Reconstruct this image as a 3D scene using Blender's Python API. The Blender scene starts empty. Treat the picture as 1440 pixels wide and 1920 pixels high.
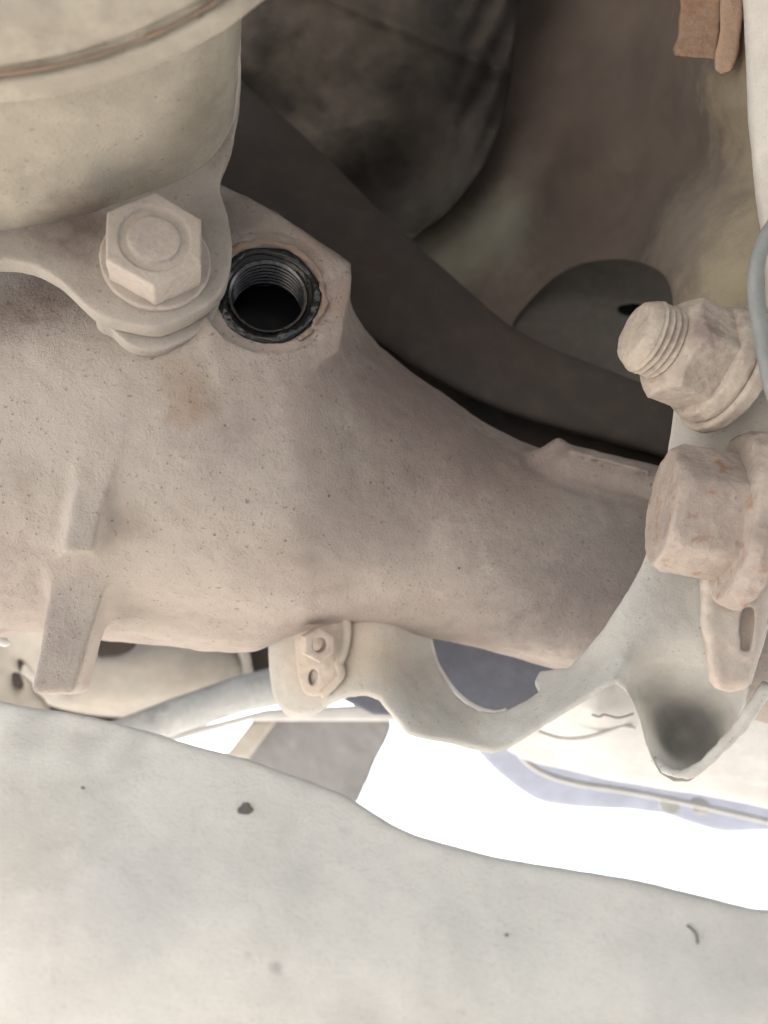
import bpy, math
import numpy as np
from mathutils import Vector, Matrix

sc = bpy.context.scene
COL = sc.collection
RNG = np.random.default_rng(7)

# ------------------------------------------------------------------ camera
PITCH = math.radians(35)
CAM = np.array([0.0, 0.0, 0.24])
cam_d = bpy.data.cameras.new('camera')
cam = bpy.data.objects.new('camera', cam_d)
COL.objects.link(cam)
cam.location = CAM
cam.rotation_euler = (math.radians(90) + PITCH, 0, 0)
cam_d.sensor_fit = 'VERTICAL'
cam_d.sensor_height = 36
cam_d.lens = 36 * 1500 / 1920
cam_d.clip_start = 0.004
cam_d.clip_end = 3000
cam_d.dof.use_dof = True
cam_d.dof.focus_distance = 0.176
cam_d.dof.aperture_fstop = 11
sc.camera = cam

# ------------------------------------------------------------------ sky, sun, exposure
SUN_EL, SUN_AZ = math.radians(45), math.radians(325)       # ahead of the camera, beyond the vehicle
w = bpy.data.worlds.new('World')
sc.world = w
w.use_nodes = True
nt = w.node_tree
sky = nt.nodes.new('ShaderNodeTexSky')
sky.sky_type = 'NISHITA'
sky.sun_disc = False
sky.sun_elevation = SUN_EL
sky.sun_rotation = SUN_AZ
sky.air_density = 1.0
sky.dust_density = 3.0
bg = nt.nodes['Background']
bg.inputs[1].default_value = 0.15
nt.links.new(sky.outputs[0], bg.inputs[0])
sd = bpy.data.lights.new('sun', 'SUN')
sd.energy = 4.5
sd.angle = math.radians(0.53)
sd.color = (1.0, 0.965, 0.91)
sun = bpy.data.objects.new('sun', sd)
COL.objects.link(sun)
sdir = Vector((math.sin(SUN_AZ) * math.cos(SUN_EL), math.cos(SUN_AZ) * math.cos(SUN_EL), math.sin(SUN_EL)))
sun.rotation_euler = sdir.to_track_quat('Z', 'Y').to_euler()
sun.location = sdir * 5
sc.view_settings.view_transform = 'Standard'
sc.view_settings.look = 'None'
sc.view_settings.exposure = 2.35
sc.render.engine = 'CYCLES'
sc.cycles.max_bounces = 8
sc.cycles.diffuse_bounces = 5

# ------------------------------------------------------------------ frames and units
# unit: 0.12 mm (one photograph pixel at 180 mm).  "view" axes: x right, y up, z towards the lens.
U = 0.00012
F = 1500.0
R_ = np.array([1.0, 0, 0])
UP = np.array([0, -math.sin(PITCH), math.cos(PITCH)])
BK = -np.array([0, math.cos(PITCH), math.sin(PITCH)])


def pv(px, py, Z):
    """photo pixel + distance -> rig coordinates"""
    return np.stack([(np.asarray(px) - 720) * Z / F, -(np.asarray(py) - 960) * Z / F, -np.asarray(Z) + 0.0 * np.asarray(px)], -1)


def world(v):
    v = np.asarray(v, float) * U
    return CAM + v[..., 0:1] * R_ + v[..., 1:2] * UP + v[..., 2:3] * BK


def norm(v):
    v = np.asarray(v, float)
    return v / np.linalg.norm(v)


class Fr:
    """local frame: origin at pixel/depth, n = axis, v = up"""
    def __init__(s, px, py, Z, n, up=(0, 1, 0)):
        s.o = pv(float(px), float(py), float(Z))
        s.n = norm(n)
        s.u = norm(np.cross(up, s.n))
        s.v = np.cross(s.n, s.u)

    def to(s, p):
        p = np.asarray(p, float)
        return s.o + p[..., 0:1] * s.u + p[..., 1:2] * s.v + p[..., 2:3] * s.n

    def loc(s, q):
        d = q - s.o
        return d @ s.u, d @ s.v, d @ s.n

    def pix(s, pts):
        """pixels -> (u,v) on the frame's plane"""
        out = []
        for x, y in pts:
            r = np.array([(x - 720) / F, -(y - 960) / F, -1.0])
            t = (s.o @ s.n) / (r @ s.n)
            d = r * t - s.o
            out.append((d @ s.u, d @ s.v))
        return np.array(out)


# ------------------------------------------------------------------ noise
def _h(ix, iy, iz, seed):
    h = (ix * 374761393 + iy * 668265263 + iz * 1274126177 + seed * 974711) & 0xffffffff
    h = ((h ^ (h >> 13)) * 1274126177) & 0xffffffff
    return ((h ^ (h >> 16)) & 0xffff) / 32767.5 - 1.0


def noise(p, seed=0):
    i = np.floor(p).astype(np.int64)
    f = p - i
    f = f * f * (3 - 2 * f)
    r = 0
    for a in (0, 1):
        for b in (0, 1):
            for c in (0, 1):
                wgt = (f[..., 0] if a else 1 - f[..., 0]) * (f[..., 1] if b else 1 - f[..., 1]) * (f[..., 2] if c else 1 - f[..., 2])
                r = r + wgt * _h(i[..., 0] + a, i[..., 1] + b, i[..., 2] + c, seed)
    return r


def fbm(p, seed=0, o=3):
    r, a = 0, 1.0
    for k in range(o):
        r = r + a * noise(p * 2 ** k, seed + k)
        a *= .5
    return r


# ------------------------------------------------------------------ sdf tools
def smin(a, b, k):
    h = np.clip(.5 + .5 * (b - a) / k, 0, 1)
    return b + (a - b) * h - k * h * (1 - h)


def smax(a, b, k):
    return -smin(-a, -b, k)


def poly_sdf(pts, x, y):
    pts = np.asarray(pts, float)
    n = len(pts)
    d = np.full(np.shape(x), 1e18)
    s = np.ones(np.shape(x))
    for i in range(n):
        a, b = pts[i], pts[i - 1]
        e = b - a
        wx, wy = x - a[0], y - a[1]
        t = np.clip((wx * e[0] + wy * e[1]) / (e @ e + 1e-9), 0, 1)
        bx, by = wx - e[0] * t, wy - e[1] * t
        d = np.minimum(d, bx * bx + by * by)
        c1, c2, c3 = y >= a[1], y < b[1], e[0] * wy > e[1] * wx
        s = np.where((c1 & c2 & c3) | (~c1 & ~c2 & ~c3), -s, s)
    return s * np.sqrt(d)


def smooth(pts, n=4, closed=True):
    p = np.asarray(pts, float)
    out = []
    N = len(p)
    rng = range(N) if closed else range(N - 1)
    for i in rng:
        if closed:
            a, b, c, d = p[i - 1], p[i], p[(i + 1) % N], p[(i + 2) % N]
        else:
            a, b, c, d = p[max(i - 1, 0)], p[i], p[i + 1], p[min(i + 2, N - 1)]
        for k in range(n):
            t = k / n
            out.append(.5 * (2 * b + (c - a) * t + (2 * a - 5 * b + 4 * c - d) * t * t + (3 * b - a - 3 * c + d) * t ** 3))
    if not closed:
        out.append(p[-1])
    return np.array(out)


def nets(V):
    """surface nets on a 3-d array; returns index-space vertices and quads"""
    ins = V < 0
    nx, ny, nz = V.shape
    cs = [(a, b, c) for a in (0, 1) for b in (0, 1) for c in (0, 1)]
    cnt = sum(ins[a:nx - 1 + a, b:ny - 1 + b, c:nz - 1 + c].astype(np.int8) for a, b, c in cs)
    act = (cnt > 0) & (cnt < 8)
    idx = np.argwhere(act)
    vid = np.full(act.shape, -1, np.int64)
    vid[act] = np.arange(len(idx))
    val = {c: V[idx[:, 0] + c[0], idx[:, 1] + c[1], idx[:, 2] + c[2]] for c in cs}
    acc = np.zeros((len(idx), 3))
    num = np.zeros(len(idx))
    for c in cs:
        for ax in range(3):
            if c[ax]:
                continue
            d = list(c)
            d[ax] = 1
            d = tuple(d)
            m = (val[c] < 0) != (val[d] < 0)
            t = np.where(m, val[c] / (val[c] - val[d] + 1e-30), 0)
            q = np.array(c, float) + 0 * acc
            q[:, ax] += t
            acc += q * m[:, None]
            num += m
    verts = idx + acc / num[:, None]
    faces = []
    for ax in range(3):
        o = [(0, 0, 0)] * 4
        b, c = [k for k in range(3) if k != ax]
        sl0 = [slice(1, -1)] * 3
        sl1 = [slice(1, -1)] * 3
        sl0[ax] = slice(0, -1)
        sl1[ax] = slice(1, None)
        A, B = ins[tuple(sl0)], ins[tuple(sl1)]
        for flip, M in ((0, A & ~B), (1, ~A & B)):
            e = np.argwhere(M)
            if not len(e):
                continue
            e[:, b] += 1
            e[:, c] += 1
            q = []
            for db, dc in ((0, 0), (-1, 0), (-1, -1), (0, -1)):
                k = e.copy()
                k[:, b] += db
                k[:, c] += dc
                q.append(vid[k[:, 0], k[:, 1], k[:, 2]])
            q = np.stack(q, 1)
            if (flip == 0) == (ax != 1):
                q = q[:, ::-1]
            faces.append(q)
    f = np.concatenate(faces) if faces else np.zeros((0, 4), int)
    return verts, f[(f >= 0).all(1)]


def vnormals(v, f):
    n = np.cross(v[f[:, 2]] - v[f[:, 0]], v[f[:, 3]] - v[f[:, 1]])
    out = np.zeros_like(v)
    for k in range(4):
        np.add.at(out, f[:, k], n)
    return out / (np.linalg.norm(out, axis=1, keepdims=True) + 1e-12)


def rough(v, f, amps):
    """push vertices along their normals by noise: amps = [(amplitude, size), ...] in units"""
    if amps:
        n = vnormals(v, f)
        d = 0
        for i, (a, s) in enumerate(amps):
            d = d + a * noise(v / s, 11 + i)
        v = v + n * d[:, None]
    return v


def warped(fn, x0, x1, y0, y1, z0, z1, h, hz=None, amps=()):
    """sdf in (pixel x, pixel y, distance)"""
    xs, ys, zs = np.arange(x0, x1 + h, h), np.arange(y0, y1 + h, h), np.arange(z0, z1 + h, hz or h)
    X, Y, Z = np.meshgrid(xs, ys, zs, indexing='ij')
    v, f = nets(fn(X, Y, Z))
    v = pv(x0 + v[:, 0] * h, y0 + v[:, 1] * h, z0 + v[:, 2] * (hz or h))
    return rough(v, f, amps), f


def local(fr, fn, b, h, amps=()):
    xs, ys, zs = (np.arange(b[2 * i], b[2 * i + 1] + h, h) for i in range(3))
    X, Y, Z = np.meshgrid(xs, ys, zs, indexing='ij')
    v, f = nets(fn(X, Y, Z))
    v = fr.to(v * h + np.array([b[0], b[2], b[4]]))
    return rough(v, f[:, ::-1] if False else f, amps), f


def rbf(c):
    c = np.asarray(c, float)
    P = c[:, :2] / 400
    r = np.linalg.norm(P[:, None] - P[None], axis=2)
    K = np.where(r > 0, r * r * np.log(r + 1e-9), 0) + np.eye(len(c)) * 1e-3
    n = len(c)
    A = np.zeros((n + 3, n + 3))
    A[:n, :n] = K
    A[:n, n] = 1
    A[:n, n + 1:] = P
    A[n, :n] = 1
    A[n + 1:, :n] = P.T
    s = np.linalg.solve(A, np.concatenate([c[:, 2], np.zeros(3)]))

    def f(x, y):
        x, y = np.asarray(x) / 400, np.asarray(y) / 400
        o = s[n] + s[n + 1] * x + s[n + 2] * y
        for i in range(n):
            q = (x - P[i, 0]) ** 2 + (y - P[i, 1]) ** 2
            o = o + s[i] * .5 * q * np.log(q + 1e-12)
        return o
    return f


def bil(G, x, y):
    x = np.clip(x, 0, G.shape[0] - 1.001)
    y = np.clip(y, 0, G.shape[1] - 1.001)
    i, j = x.astype(int), y.astype(int)
    a, b = x - i, y - j
    return (G[i, j] * (1 - a) + G[i + 1, j] * a) * (1 - b) + (G[i, j + 1] * (1 - a) + G[i + 1, j + 1] * a) * b


def sheet(poly, depth, t, h=4, holes=(), shift=(0, 0), rnd=8, amps=(), detail=None, box=None):
    """a plate of thickness t following depth(px,py), cut to an outline"""
    P = np.asarray(poly, float)
    m = 3 * h + abs(np.array(shift)) * t
    x0, y0 = P.min(0) - m
    x1, y1 = P.max(0) + m
    xs, ys = np.arange(x0, x1, h), np.arange(y0, y1, h)
    X, Y = np.meshgrid(xs, ys, indexing='ij')
    D = poly_sdf(P, X, Y)
    for q in holes:
        D = smax(D, -poly_sdf(q, X, Y), 3)
    Dp = depth(X, Y)
    if detail is not None:
        Dp = Dp + detail(X, Y)
    hz = max(min(h, t / 5), 2)
    zs = np.arange(-t / 2 - 2.5 * hz, t / 2 + 2.6 * hz, hz)
    V = np.zeros((len(xs), len(ys), len(zs)))
    gi, gj = np.meshgrid(np.arange(len(xs)), np.arange(len(ys)), indexing='ij')
    for k, z in enumerate(zs):
        d2 = bil(D, gi - shift[0] * (z + t / 2) / h, gj - shift[1] * (z + t / 2) / h) if (shift[0] or shift[1]) else D
        V[:, :, k] = smax(d2, abs(z) - t / 2, rnd)
    v, f = nets(V)
    dz = -t / 2 - 2.5 * hz + v[:, 2] * hz
    Z = bil(Dp, v[:, 0], v[:, 1]) + dz
    v = pv(x0 + v[:, 0] * h, y0 + v[:, 1] * h, Z)
    return rough(v, f, amps), f


def tube(path, rad, seg=20, cap=True):
    """tube along rig-space points"""
    p = np.asarray(path, float)
    n = len(p)
    rad = np.broadcast_to(np.asarray(rad, float), (n,))
    T = np.gradient(p, axis=0)
    T /= np.linalg.norm(T, axis=1, keepdims=True)
    ref = np.array([0, 0, 1.0]) if abs(T[0][2]) < .9 else np.array([0, 1.0, 0])
    vs = []
    u = norm(np.cross(T[0], ref))
    for i in range(n):
        u = norm(u - T[i] * (u @ T[i]))
        w_ = np.cross(T[i], u)
        a = np.arange(seg) * 2 * math.pi / seg
        vs.append(p[i] + rad[i] * (np.cos(a)[:, None] * u + np.sin(a)[:, None] * w_))
    v = np.concatenate(vs)
    f = [(i * seg + k, i * seg + (k + 1) % seg, (i + 1) * seg + (k + 1) % seg, (i + 1) * seg + k) for i in range(n - 1) for k in range(seg)]
    if cap:
        f = [tuple(q) for q in f] + [tuple(range(seg))[::-1], tuple((n - 1) * seg + k for k in range(seg))]
    return v, f


def lathe(fr, prof, seg=96, wob=None):
    """prof: (radius, height) list in frame fr"""
    pr = np.asarray(prof, float)
    a = np.arange(seg) * 2 * math.pi / seg
    vs = []
    for k, (r, z) in enumerate(pr):
        rr = r + (wob(a, k) if wob else 0)
        vs.append(np.stack([rr * np.cos(a), rr * np.sin(a), z + 0 * a], 1))
    n = len(pr)
    f = [(i * seg + k, i * seg + (k + 1) % seg, (i + 1) * seg + (k + 1) % seg, (i + 1) * seg + k) for i in range(n - 1) for k in range(seg)]
    return fr.to(np.concatenate(vs)), f


# ------------------------------------------------------------------ objects
def tag(o, label=None, cat=None, group=None, kind=None):
    for k, v in (('label', label), ('category', cat), ('group', group), ('kind', kind)):
        if v:
            o[k] = v
    return o


def thing(name, label, cat, px, py, Z, group=None):
    o = bpy.data.objects.new(name, None)
    o.empty_display_size = .01
    COL.objects.link(o)
    o.location = world(pv(float(px), float(py), float(Z)))
    return tag(o, label, cat, group)


def world_origin(o):
    v = np.array(o.location)
    while o.parent:
        o = o.parent
        v = v + np.array(o.location)
    return v


def obj(name, vf, m, parent=None, flat=False, inworld=False, origin=None):
    v, f = vf
    vw = np.asarray(v, float) if inworld else world(v)
    base = world_origin(parent) if parent else 0
    loc = (vw.min(0) + vw.max(0)) / 2 if origin is None else origin
    me = bpy.data.meshes.new(name)
    if isinstance(f, np.ndarray):
        nf = len(f)
        me.vertices.add(len(vw))
        me.vertices.foreach_set('co', (vw - loc).astype(np.float32).ravel())
        me.loops.add(nf * 4)
        me.loops.foreach_set('vertex_index', f.astype(np.int32).ravel())
        me.polygons.add(nf)
        me.polygons.foreach_set('loop_start', np.arange(0, nf * 4, 4, dtype=np.int32))
        me.update(calc_edges=True)
        me.validate()
    else:
        me.from_pydata((vw - loc).tolist(), [], [tuple(int(i) for i in q) for q in f])
    me.polygons.foreach_set('use_smooth', [not flat] * len(me.polygons))
    me.update()
    me.materials.append(m)
    o = bpy.data.objects.new(name, me)
    COL.objects.link(o)
    if parent:
        o.parent = parent
    o.location = loc - base
    return o


# ------------------------------------------------------------------ materials
def hexc(r, g, b):
    return (r, g, b, 1)


def dust(name, base, alt, dark=(.10, .075, .06), mix_scale=60, speck=.5, fine=1.0, rough_=.92, rust=0.0, stain=0.0, spec=.25, streak=1.0, under=None, bare=0.0, spots=()):
    """fine dried mud / dust over metal: two dust tones, pits and specks, grit relief"""
    m = bpy.data.materials.new(name)
    m.use_nodes = True
    nt = m.node_tree
    N, L = nt.nodes, nt.links
    bs = N['Principled BSDF']
    geo = N.new('ShaderNodeNewGeometry')
    mp = N.new('ShaderNodeMapping')
    L.new(geo.outputs['Position'], mp.inputs[0])
    mp.inputs['Scale'].default_value = (1, 1, streak)

    def nz(scale, det=4, r=.55, src=None):
        n = N.new('ShaderNodeTexNoise')
        n.inputs['Scale'].default_value = scale
        n.inputs['Detail'].default_value = det
        n.inputs['Roughness'].default_value = r
        L.new((src or mp).outputs[0], n.inputs['Vector'])
        return n

    def ramp(src, a, b, ca=0.0, cb=1.0):
        r = N.new('ShaderNodeMapRange')
        r.inputs[1].default_value = a
        r.inputs[2].default_value = b
        r.inputs[3].default_value = ca
        r.inputs[4].default_value = cb
        L.new(src, r.inputs[0])
        return r.outputs[0]

    def mix(fac, a, b):
        x = N.new('ShaderNodeMix')
        x.data_type = 'RGBA'
        if isinstance(fac, float):
            x.inputs[0].default_value = fac
        else:
            L.new(fac, x.inputs[0])
        for s, q in ((6, a), (7, b)):
            if isinstance(q, tuple):
                x.inputs[s].default_value = q if len(q) == 4 else (*q, 1)
            else:
                L.new(q, x.inputs[s])
        return x.outputs[2]

    big = nz(mix_scale, 3)
    mid = nz(mix_scale * 5, 5, .6)
    fin = nz(1500, 6, .65)
    grit = nz(5200, 3, .6)
    c = mix(ramp(big.outputs[0], .35, .65), base, alt)
    lighter = tuple(min(1, q * 1.22 + .01) for q in base)
    c = mix(ramp(mid.outputs[0], .45, .75, 0, .55), c, lighter)
    c = mix(ramp(fin.outputs[0], .5, .78, 0, .35), c, tuple(q * .62 for q in base))
    if rust > 0:
        rn = nz(mix_scale * 4.3, 4, .6)
        c = mix(ramp(rn.outputs[0], .66 - rust * .2, .74 - rust * .15, 0, .75), c, (.27, .135, .075))
    if stain > 0:
        sn = nz(mix_scale * 1.7, 4, .5)
        c = mix(ramp(sn.outputs[0], .58, .72, 0, stain), c, tuple(q * .55 for q in alt))
    if bare > 0:
        bn = nz(mix_scale * 2.6, 5, .6)
        c = mix(ramp(bn.outputs[0], .60, .68, 0, bare), c, under or (.10, .11, .11))
    # placed tints: real deposits, and light and shade painted into the colour
    for (wx, rad, colr, stg) in spots:
        dn = N.new('ShaderNodeVectorMath')
        dn.operation = 'DISTANCE'
        dn.inputs[1].default_value = tuple(wx)
        wob = N.new('ShaderNodeVectorMath')
        wob.operation = 'MULTIPLY_ADD'
        L.new(mid.outputs[1], wob.inputs[0])
        wob.inputs[1].default_value = (rad * 1.6,) * 3
        L.new(geo.outputs['Position'], wob.inputs[2])
        sh = N.new('ShaderNodeVectorMath')
        sh.operation = 'SUBTRACT'
        L.new(wob.outputs[0], sh.inputs[0])
        sh.inputs[1].default_value = (rad * .8,) * 3
        L.new(sh.outputs[0], dn.inputs[0])
        c = mix(ramp(dn.outputs['Value'], rad * .35, rad * 1.2, stg, 0), c, colr)
    # dark pits and specks
    vo = N.new('ShaderNodeTexVoronoi')
    vo.inputs['Scale'].default_value = 330
    L.new(mp.outputs[0], vo.inputs['Vector'])
    sp = ramp(vo.outputs['Distance'], .05, .13, 1, 0)
    gate = N.new('ShaderNodeMath')
    gate.operation = 'MULTIPLY'
    L.new(sp, gate.inputs[0])
    sepc = N.new('ShaderNodeSeparateColor')
    L.new(vo.outputs['Color'], sepc.inputs[0])
    L.new(ramp(sepc.outputs[0], .80, .96, 0, speck), gate.inputs[1])
    c = mix(gate.outputs[0], c, dark)
    pn = nz(900, 2, .5)
    pit = ramp(pn.outputs[0], .665, .73, 0, speck * .8)
    c = mix(pit, c, dark)
    L.new(c, bs.inputs['Base Color'])
    bs.inputs['Roughness'].default_value = rough_
    bs.inputs['Specular IOR Level'].default_value = spec
    # relief
    add = N.new('ShaderNodeMath')
    add.operation = 'ADD'
    L.new(fin.outputs[0], add.inputs[0])
    L.new(ramp(grit.outputs[0], 0, 1, 0, .4), add.inputs[1])
    sub = N.new('ShaderNodeMath')
    sub.operation = 'SUBTRACT'
    L.new(add.outputs[0], sub.inputs[0])
    L.new(gate.outputs[0], sub.inputs[1])
    bp = N.new('ShaderNodeBump')
    bp.inputs['Strength'].default_value = .55 * fine
    bp.inputs['Distance'].default_value = .0003
    L.new(sub.outputs[0], bp.inputs['Height'])
    bp2 = N.new('ShaderNodeBump')
    bp2.inputs['Strength'].default_value = .4 * fine
    bp2.inputs['Distance'].default_value = .0007
    L.new(mid.outputs[0], bp2.inputs['Height'])
    L.new(bp.outputs[0], bp2.inputs['Normal'])
    L.new(bp2.outputs[0], bs.inputs['Normal'])
    return m


M = {}


def sp(px, py, Z, rad, colr, stg):
    return (world(pv(float(px), float(py), float(Z))), rad * U, colr, stg)


M['cast'] = dust('dusty_cast_iron', (.285, .24, .218), (.37, .33, .295), mix_scale=45, speck=.7, fine=2.4, stain=.3,
                 spots=[sp(80, 760, 1420, 330, (.41, .37, .325), .7), sp(300, 1080, 1480, 260, (.40, .36, .315), .6), sp(790, 700, 1640, 250, (.20, .155, .142), .85), sp(680, 930, 1580, 150, (.22, .185, .17), .65), sp(1150, 1070, 1640, 270, (.19, .172, .165), .75), sp(930, 860, 1640, 190, (.20, .16, .148), .7), sp(640, 1000, 1560, 150, (.33, .29, .26), .4),  # broad tints: dust and tube paint, with lit left and shaded neck painted in
                        sp(350, 752, 1400, 52, (.25, .175, .12), .6), sp(330, 700, 1420, 40, (.25, .19, .14), .4), sp(630, 560, 1480, 60, (.27, .195, .155), .5), sp(590, 450, 1500, 60, (.24, .175, .14), .6),
                        sp(450, 400, 1500, 50, (.12, .11, .10), .6), sp(500, 430, 1500, 60, (.17, .14, .12), .5), sp(520, 672, 1480, 40, (.42, .34, .28), .5), sp(40, 900, 1420, 34, (.22, .18, .15), .35), sp(250, 980, 1440, 40, (.22, .18, .16), .35), sp(60, 570, 1500, 90, (.20, .14, .115), .6)])
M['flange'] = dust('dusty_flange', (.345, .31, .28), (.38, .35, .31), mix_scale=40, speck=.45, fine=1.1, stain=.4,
                  spots=[sp(150, 430, 1420, 90, (.13, .095, .085), .75), sp(60, 450, 1440, 60, (.18, .14, .12), .5), sp(400, 380, 1400, 70, (.24, .225, .20), .6), sp(425, 200, 1400, 100, (.20, .175, .13), .7), sp(390, 520, 1400, 50, (.25, .23, .21), .4)])  # grime at wall base and darker right side, with shade painted in
M['drum'] = dust('dusty_drum', (.41, .375, .31), (.32, .292, .245), mix_scale=35, speck=.4, fine=1.2, stain=.6, streak=.35,
                 spots=[sp(400, 230, 1350, 90, (.20, .185, .14), .6), sp(60, 60, 1100, 60, (.30, .25, .18), .4), sp(200, 330, 1330, 50, (.25, .25, .22), .4), sp(150, 425, 1400, 80, (.15, .11, .095), .6)])  # right-hand strip and wall-base grime, shade painted into both
M['bolt'] = dust('dusty_bolt', (.38, .335, .30), (.42, .38, .335), mix_scale=120, speck=.15, fine=.8)
M['nut'] = dust('dusty_nut', (.42, .37, .31), (.33, .28, .245), mix_scale=110, speck=.3, fine=1.2, stain=.5,
                spots=[sp(1325, 612, 1330, 36, (.17, .13, .12), .75), sp(1290, 700, 1350, 30, (.24, .20, .175), .6), sp(1225, 560, 1300, 20, (.2, .16, .14), .4)])
M['rustbolt'] = dust('rusty_dusty_bolt', (.395, .34, .295), (.31, .255, .225), mix_scale=50, speck=.35, fine=1.8, rust=.38, stain=.5)
M['rust'] = dust('rusted_steel', (.25, .175, .125), (.20, .12, .08), mix_scale=120, speck=.3, fine=1.5, rust=.35)
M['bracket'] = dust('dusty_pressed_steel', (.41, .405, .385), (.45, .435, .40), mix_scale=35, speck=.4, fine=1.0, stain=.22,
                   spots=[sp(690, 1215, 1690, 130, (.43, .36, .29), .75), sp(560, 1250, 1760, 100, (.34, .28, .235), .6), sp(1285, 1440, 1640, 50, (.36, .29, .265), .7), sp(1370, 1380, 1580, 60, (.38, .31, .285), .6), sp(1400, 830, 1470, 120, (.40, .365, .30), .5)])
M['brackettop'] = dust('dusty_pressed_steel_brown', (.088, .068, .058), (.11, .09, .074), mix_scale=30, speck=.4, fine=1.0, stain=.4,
                       spots=[sp(1380, 120, 1600, 190, (.27, .22, .155), .8), sp(1385, 330, 1560, 190, (.29, .25, .175), .85), sp(1350, 560, 1560, 190, (.30, .265, .19), .85), sp(1270, 450, 1780, 190, (.19, .16, .13), .75), sp(1200, 150, 2240, 160, (.075, .062, .055), .5),  # tan spots paint the lit right side into the colour, dark ones the shade
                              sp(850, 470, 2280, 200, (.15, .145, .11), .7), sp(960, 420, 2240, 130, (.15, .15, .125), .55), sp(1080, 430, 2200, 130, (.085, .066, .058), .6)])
M['tongue'] = dust('pinkish_dust', (.41, .345, .30), (.42, .38, .335), mix_scale=90, speck=.2, fine=.8)
M['bar'] = dust('dark_brown_bar', (.055, .043, .037), (.044, .040, .037), mix_scale=30, speck=.1, fine=.4)
M['deep'] = dust('dark_rubber_dust', (.042, .036, .030), (.018, .016, .016), mix_scale=30, speck=.4, fine=1.2, stain=.15, spots=[sp(620, 80, 2100, 260, (.085, .072, .056), .7), sp(900, 60, 2180, 120, (.07, .055, .048), .5)])
M['pan'] = dust('grey_dusty_pan', (.66, .62, .565), (.72, .69, .63), mix_scale=22, speck=.14, fine=1.4, stain=.2,
                spots=[sp(260, 1705, 1095, 85, (.50, .49, .47), .4), sp(60, 1365, 1225, 50, (.40, .375, .34), .5), sp(160, 1395, 1225, 44, (.40, .375, .34), .5), sp(250, 1415, 1225, 36, (.36, .34, .31), .45), sp(520, 1812, 1070, 12, (.25, .24, .23), .7),
                       sp(468, 1784, 1075, 12, (.28, .26, .25), .6), sp(646, 1553, 1160, 16, (.36, .34, .33), .6), sp(30, 1560, 1130, 120, (.50, .46, .40), .5), sp(570, 1640, 1120, 30, (.52, .5, .48), .3), sp(1300, 1860, 1070, 90, (.58, .57, .56), .3)], streak=1.6)
M['pale'] = dust('pale_dust', (.48, .455, .41), (.42, .39, .35), mix_scale=30, speck=.15, fine=.5)
M['white'] = dust('white_paint_dusty', (.52, .52, .51), (.46, .46, .46), mix_scale=25, speck=.12, fine=.3)
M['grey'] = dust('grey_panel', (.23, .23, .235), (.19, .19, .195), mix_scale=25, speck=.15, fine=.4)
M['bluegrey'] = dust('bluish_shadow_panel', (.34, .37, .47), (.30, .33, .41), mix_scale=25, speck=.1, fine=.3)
M['hose'] = dust('grey_hose', (.17, .18, .18), (.27, .28, .275), mix_scale=60, speck=.2, fine=.5, rough_=.6, spec=.4)
M['orange'] = dust('orange_brown_dust', (.29, .21, .155), (.34, .23, .16), mix_scale=110, speck=.3, fine=1.3)
M['rimdirt'] = dust('brown_caked_dirt', (.30, .215, .16), (.24, .19, .155), mix_scale=150, speck=.3, fine=1.5)
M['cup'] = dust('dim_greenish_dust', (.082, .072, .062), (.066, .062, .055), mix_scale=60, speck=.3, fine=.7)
M['fleck'] = dust('brown_grey_mud', (.20, .17, .15), (.15, .13, .12), mix_scale=200, speck=.3, fine=1.0)
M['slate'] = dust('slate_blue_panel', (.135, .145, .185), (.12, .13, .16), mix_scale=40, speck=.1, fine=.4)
M['tanweb'] = dust('tan_caked_dust', (.30, .255, .18), (.24, .205, .155), mix_scale=55, speck=.6, fine=1.4, stain=.5)
M['rod'] = dust('worn_grey_rod', (.44, .45, .45), (.34, .36, .36), mix_scale=70, speck=.3, fine=.8, stain=.5)
M['ground'] = dust('pale_dry_ground', (.46, .425, .38), (.40, .375, .34), mix_scale=3, speck=.2, fine=.6)
M['floor'] = dust('underbody_paint', (.06, .052, .046), (.075, .065, .058), mix_scale=20, speck=.2, fine=.5)


def plain(name, col, rough_, metal=0.0, spec=.5, bump=0.0, bscale=900, coat=0.0):
    m = bpy.data.materials.new(name)
    m.use_nodes = True
    N, L = m.node_tree.nodes, m.node_tree.links
    bs = N['Principled BSDF']
    bs.inputs['Base Color'].default_value = (*col, 1)
    bs.inputs['Roughness'].default_value = rough_
    bs.inputs['Metallic'].default_value = metal
    bs.inputs['Specular IOR Level'].default_value = spec
    bs.inputs['Coat Weight'].default_value = coat
    bs.inputs['Coat Roughness'].default_value = .05
    geo = N.new('ShaderNodeNewGeometry')
    n = N.new('ShaderNodeTexNoise')
    n.inputs['Scale'].default_value = bscale
    n.inputs['Detail'].default_value = 4
    L.new(geo.outputs['Position'], n.inputs['Vector'])
    r = N.new('ShaderNodeMapRange')
    r.inputs[3].default_value = max(rough_ - .12, .03)
    r.inputs[4].default_value = rough_ + .15
    L.new(n.outputs[0], r.inputs[0])
    L.new(r.outputs[0], bs.inputs['Roughness'])
    if bump:
        b = N.new('ShaderNodeBump')
        b.inputs['Strength'].default_value = bump
        b.inputs['Distance'].default_value = .0004
        L.new(n.outputs[0], b.inputs['Height'])
        L.new(b.outputs[0], bs.inputs['Normal'])
    return m


M['oil'] = plain('wet_black_oil', (.002, .002, .003), .13, 0, .3, 1.0, 1700, .45)
M['thread'] = plain('oily_steel_thread', (.085, .085, .09), .24, .6, .5, 0, 400, .2)
M['void'] = plain('void_darkness', (.003, .003, .006), .5, 0, .2)  # near-black, stands in for unlit depth inside bore and slot

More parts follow.
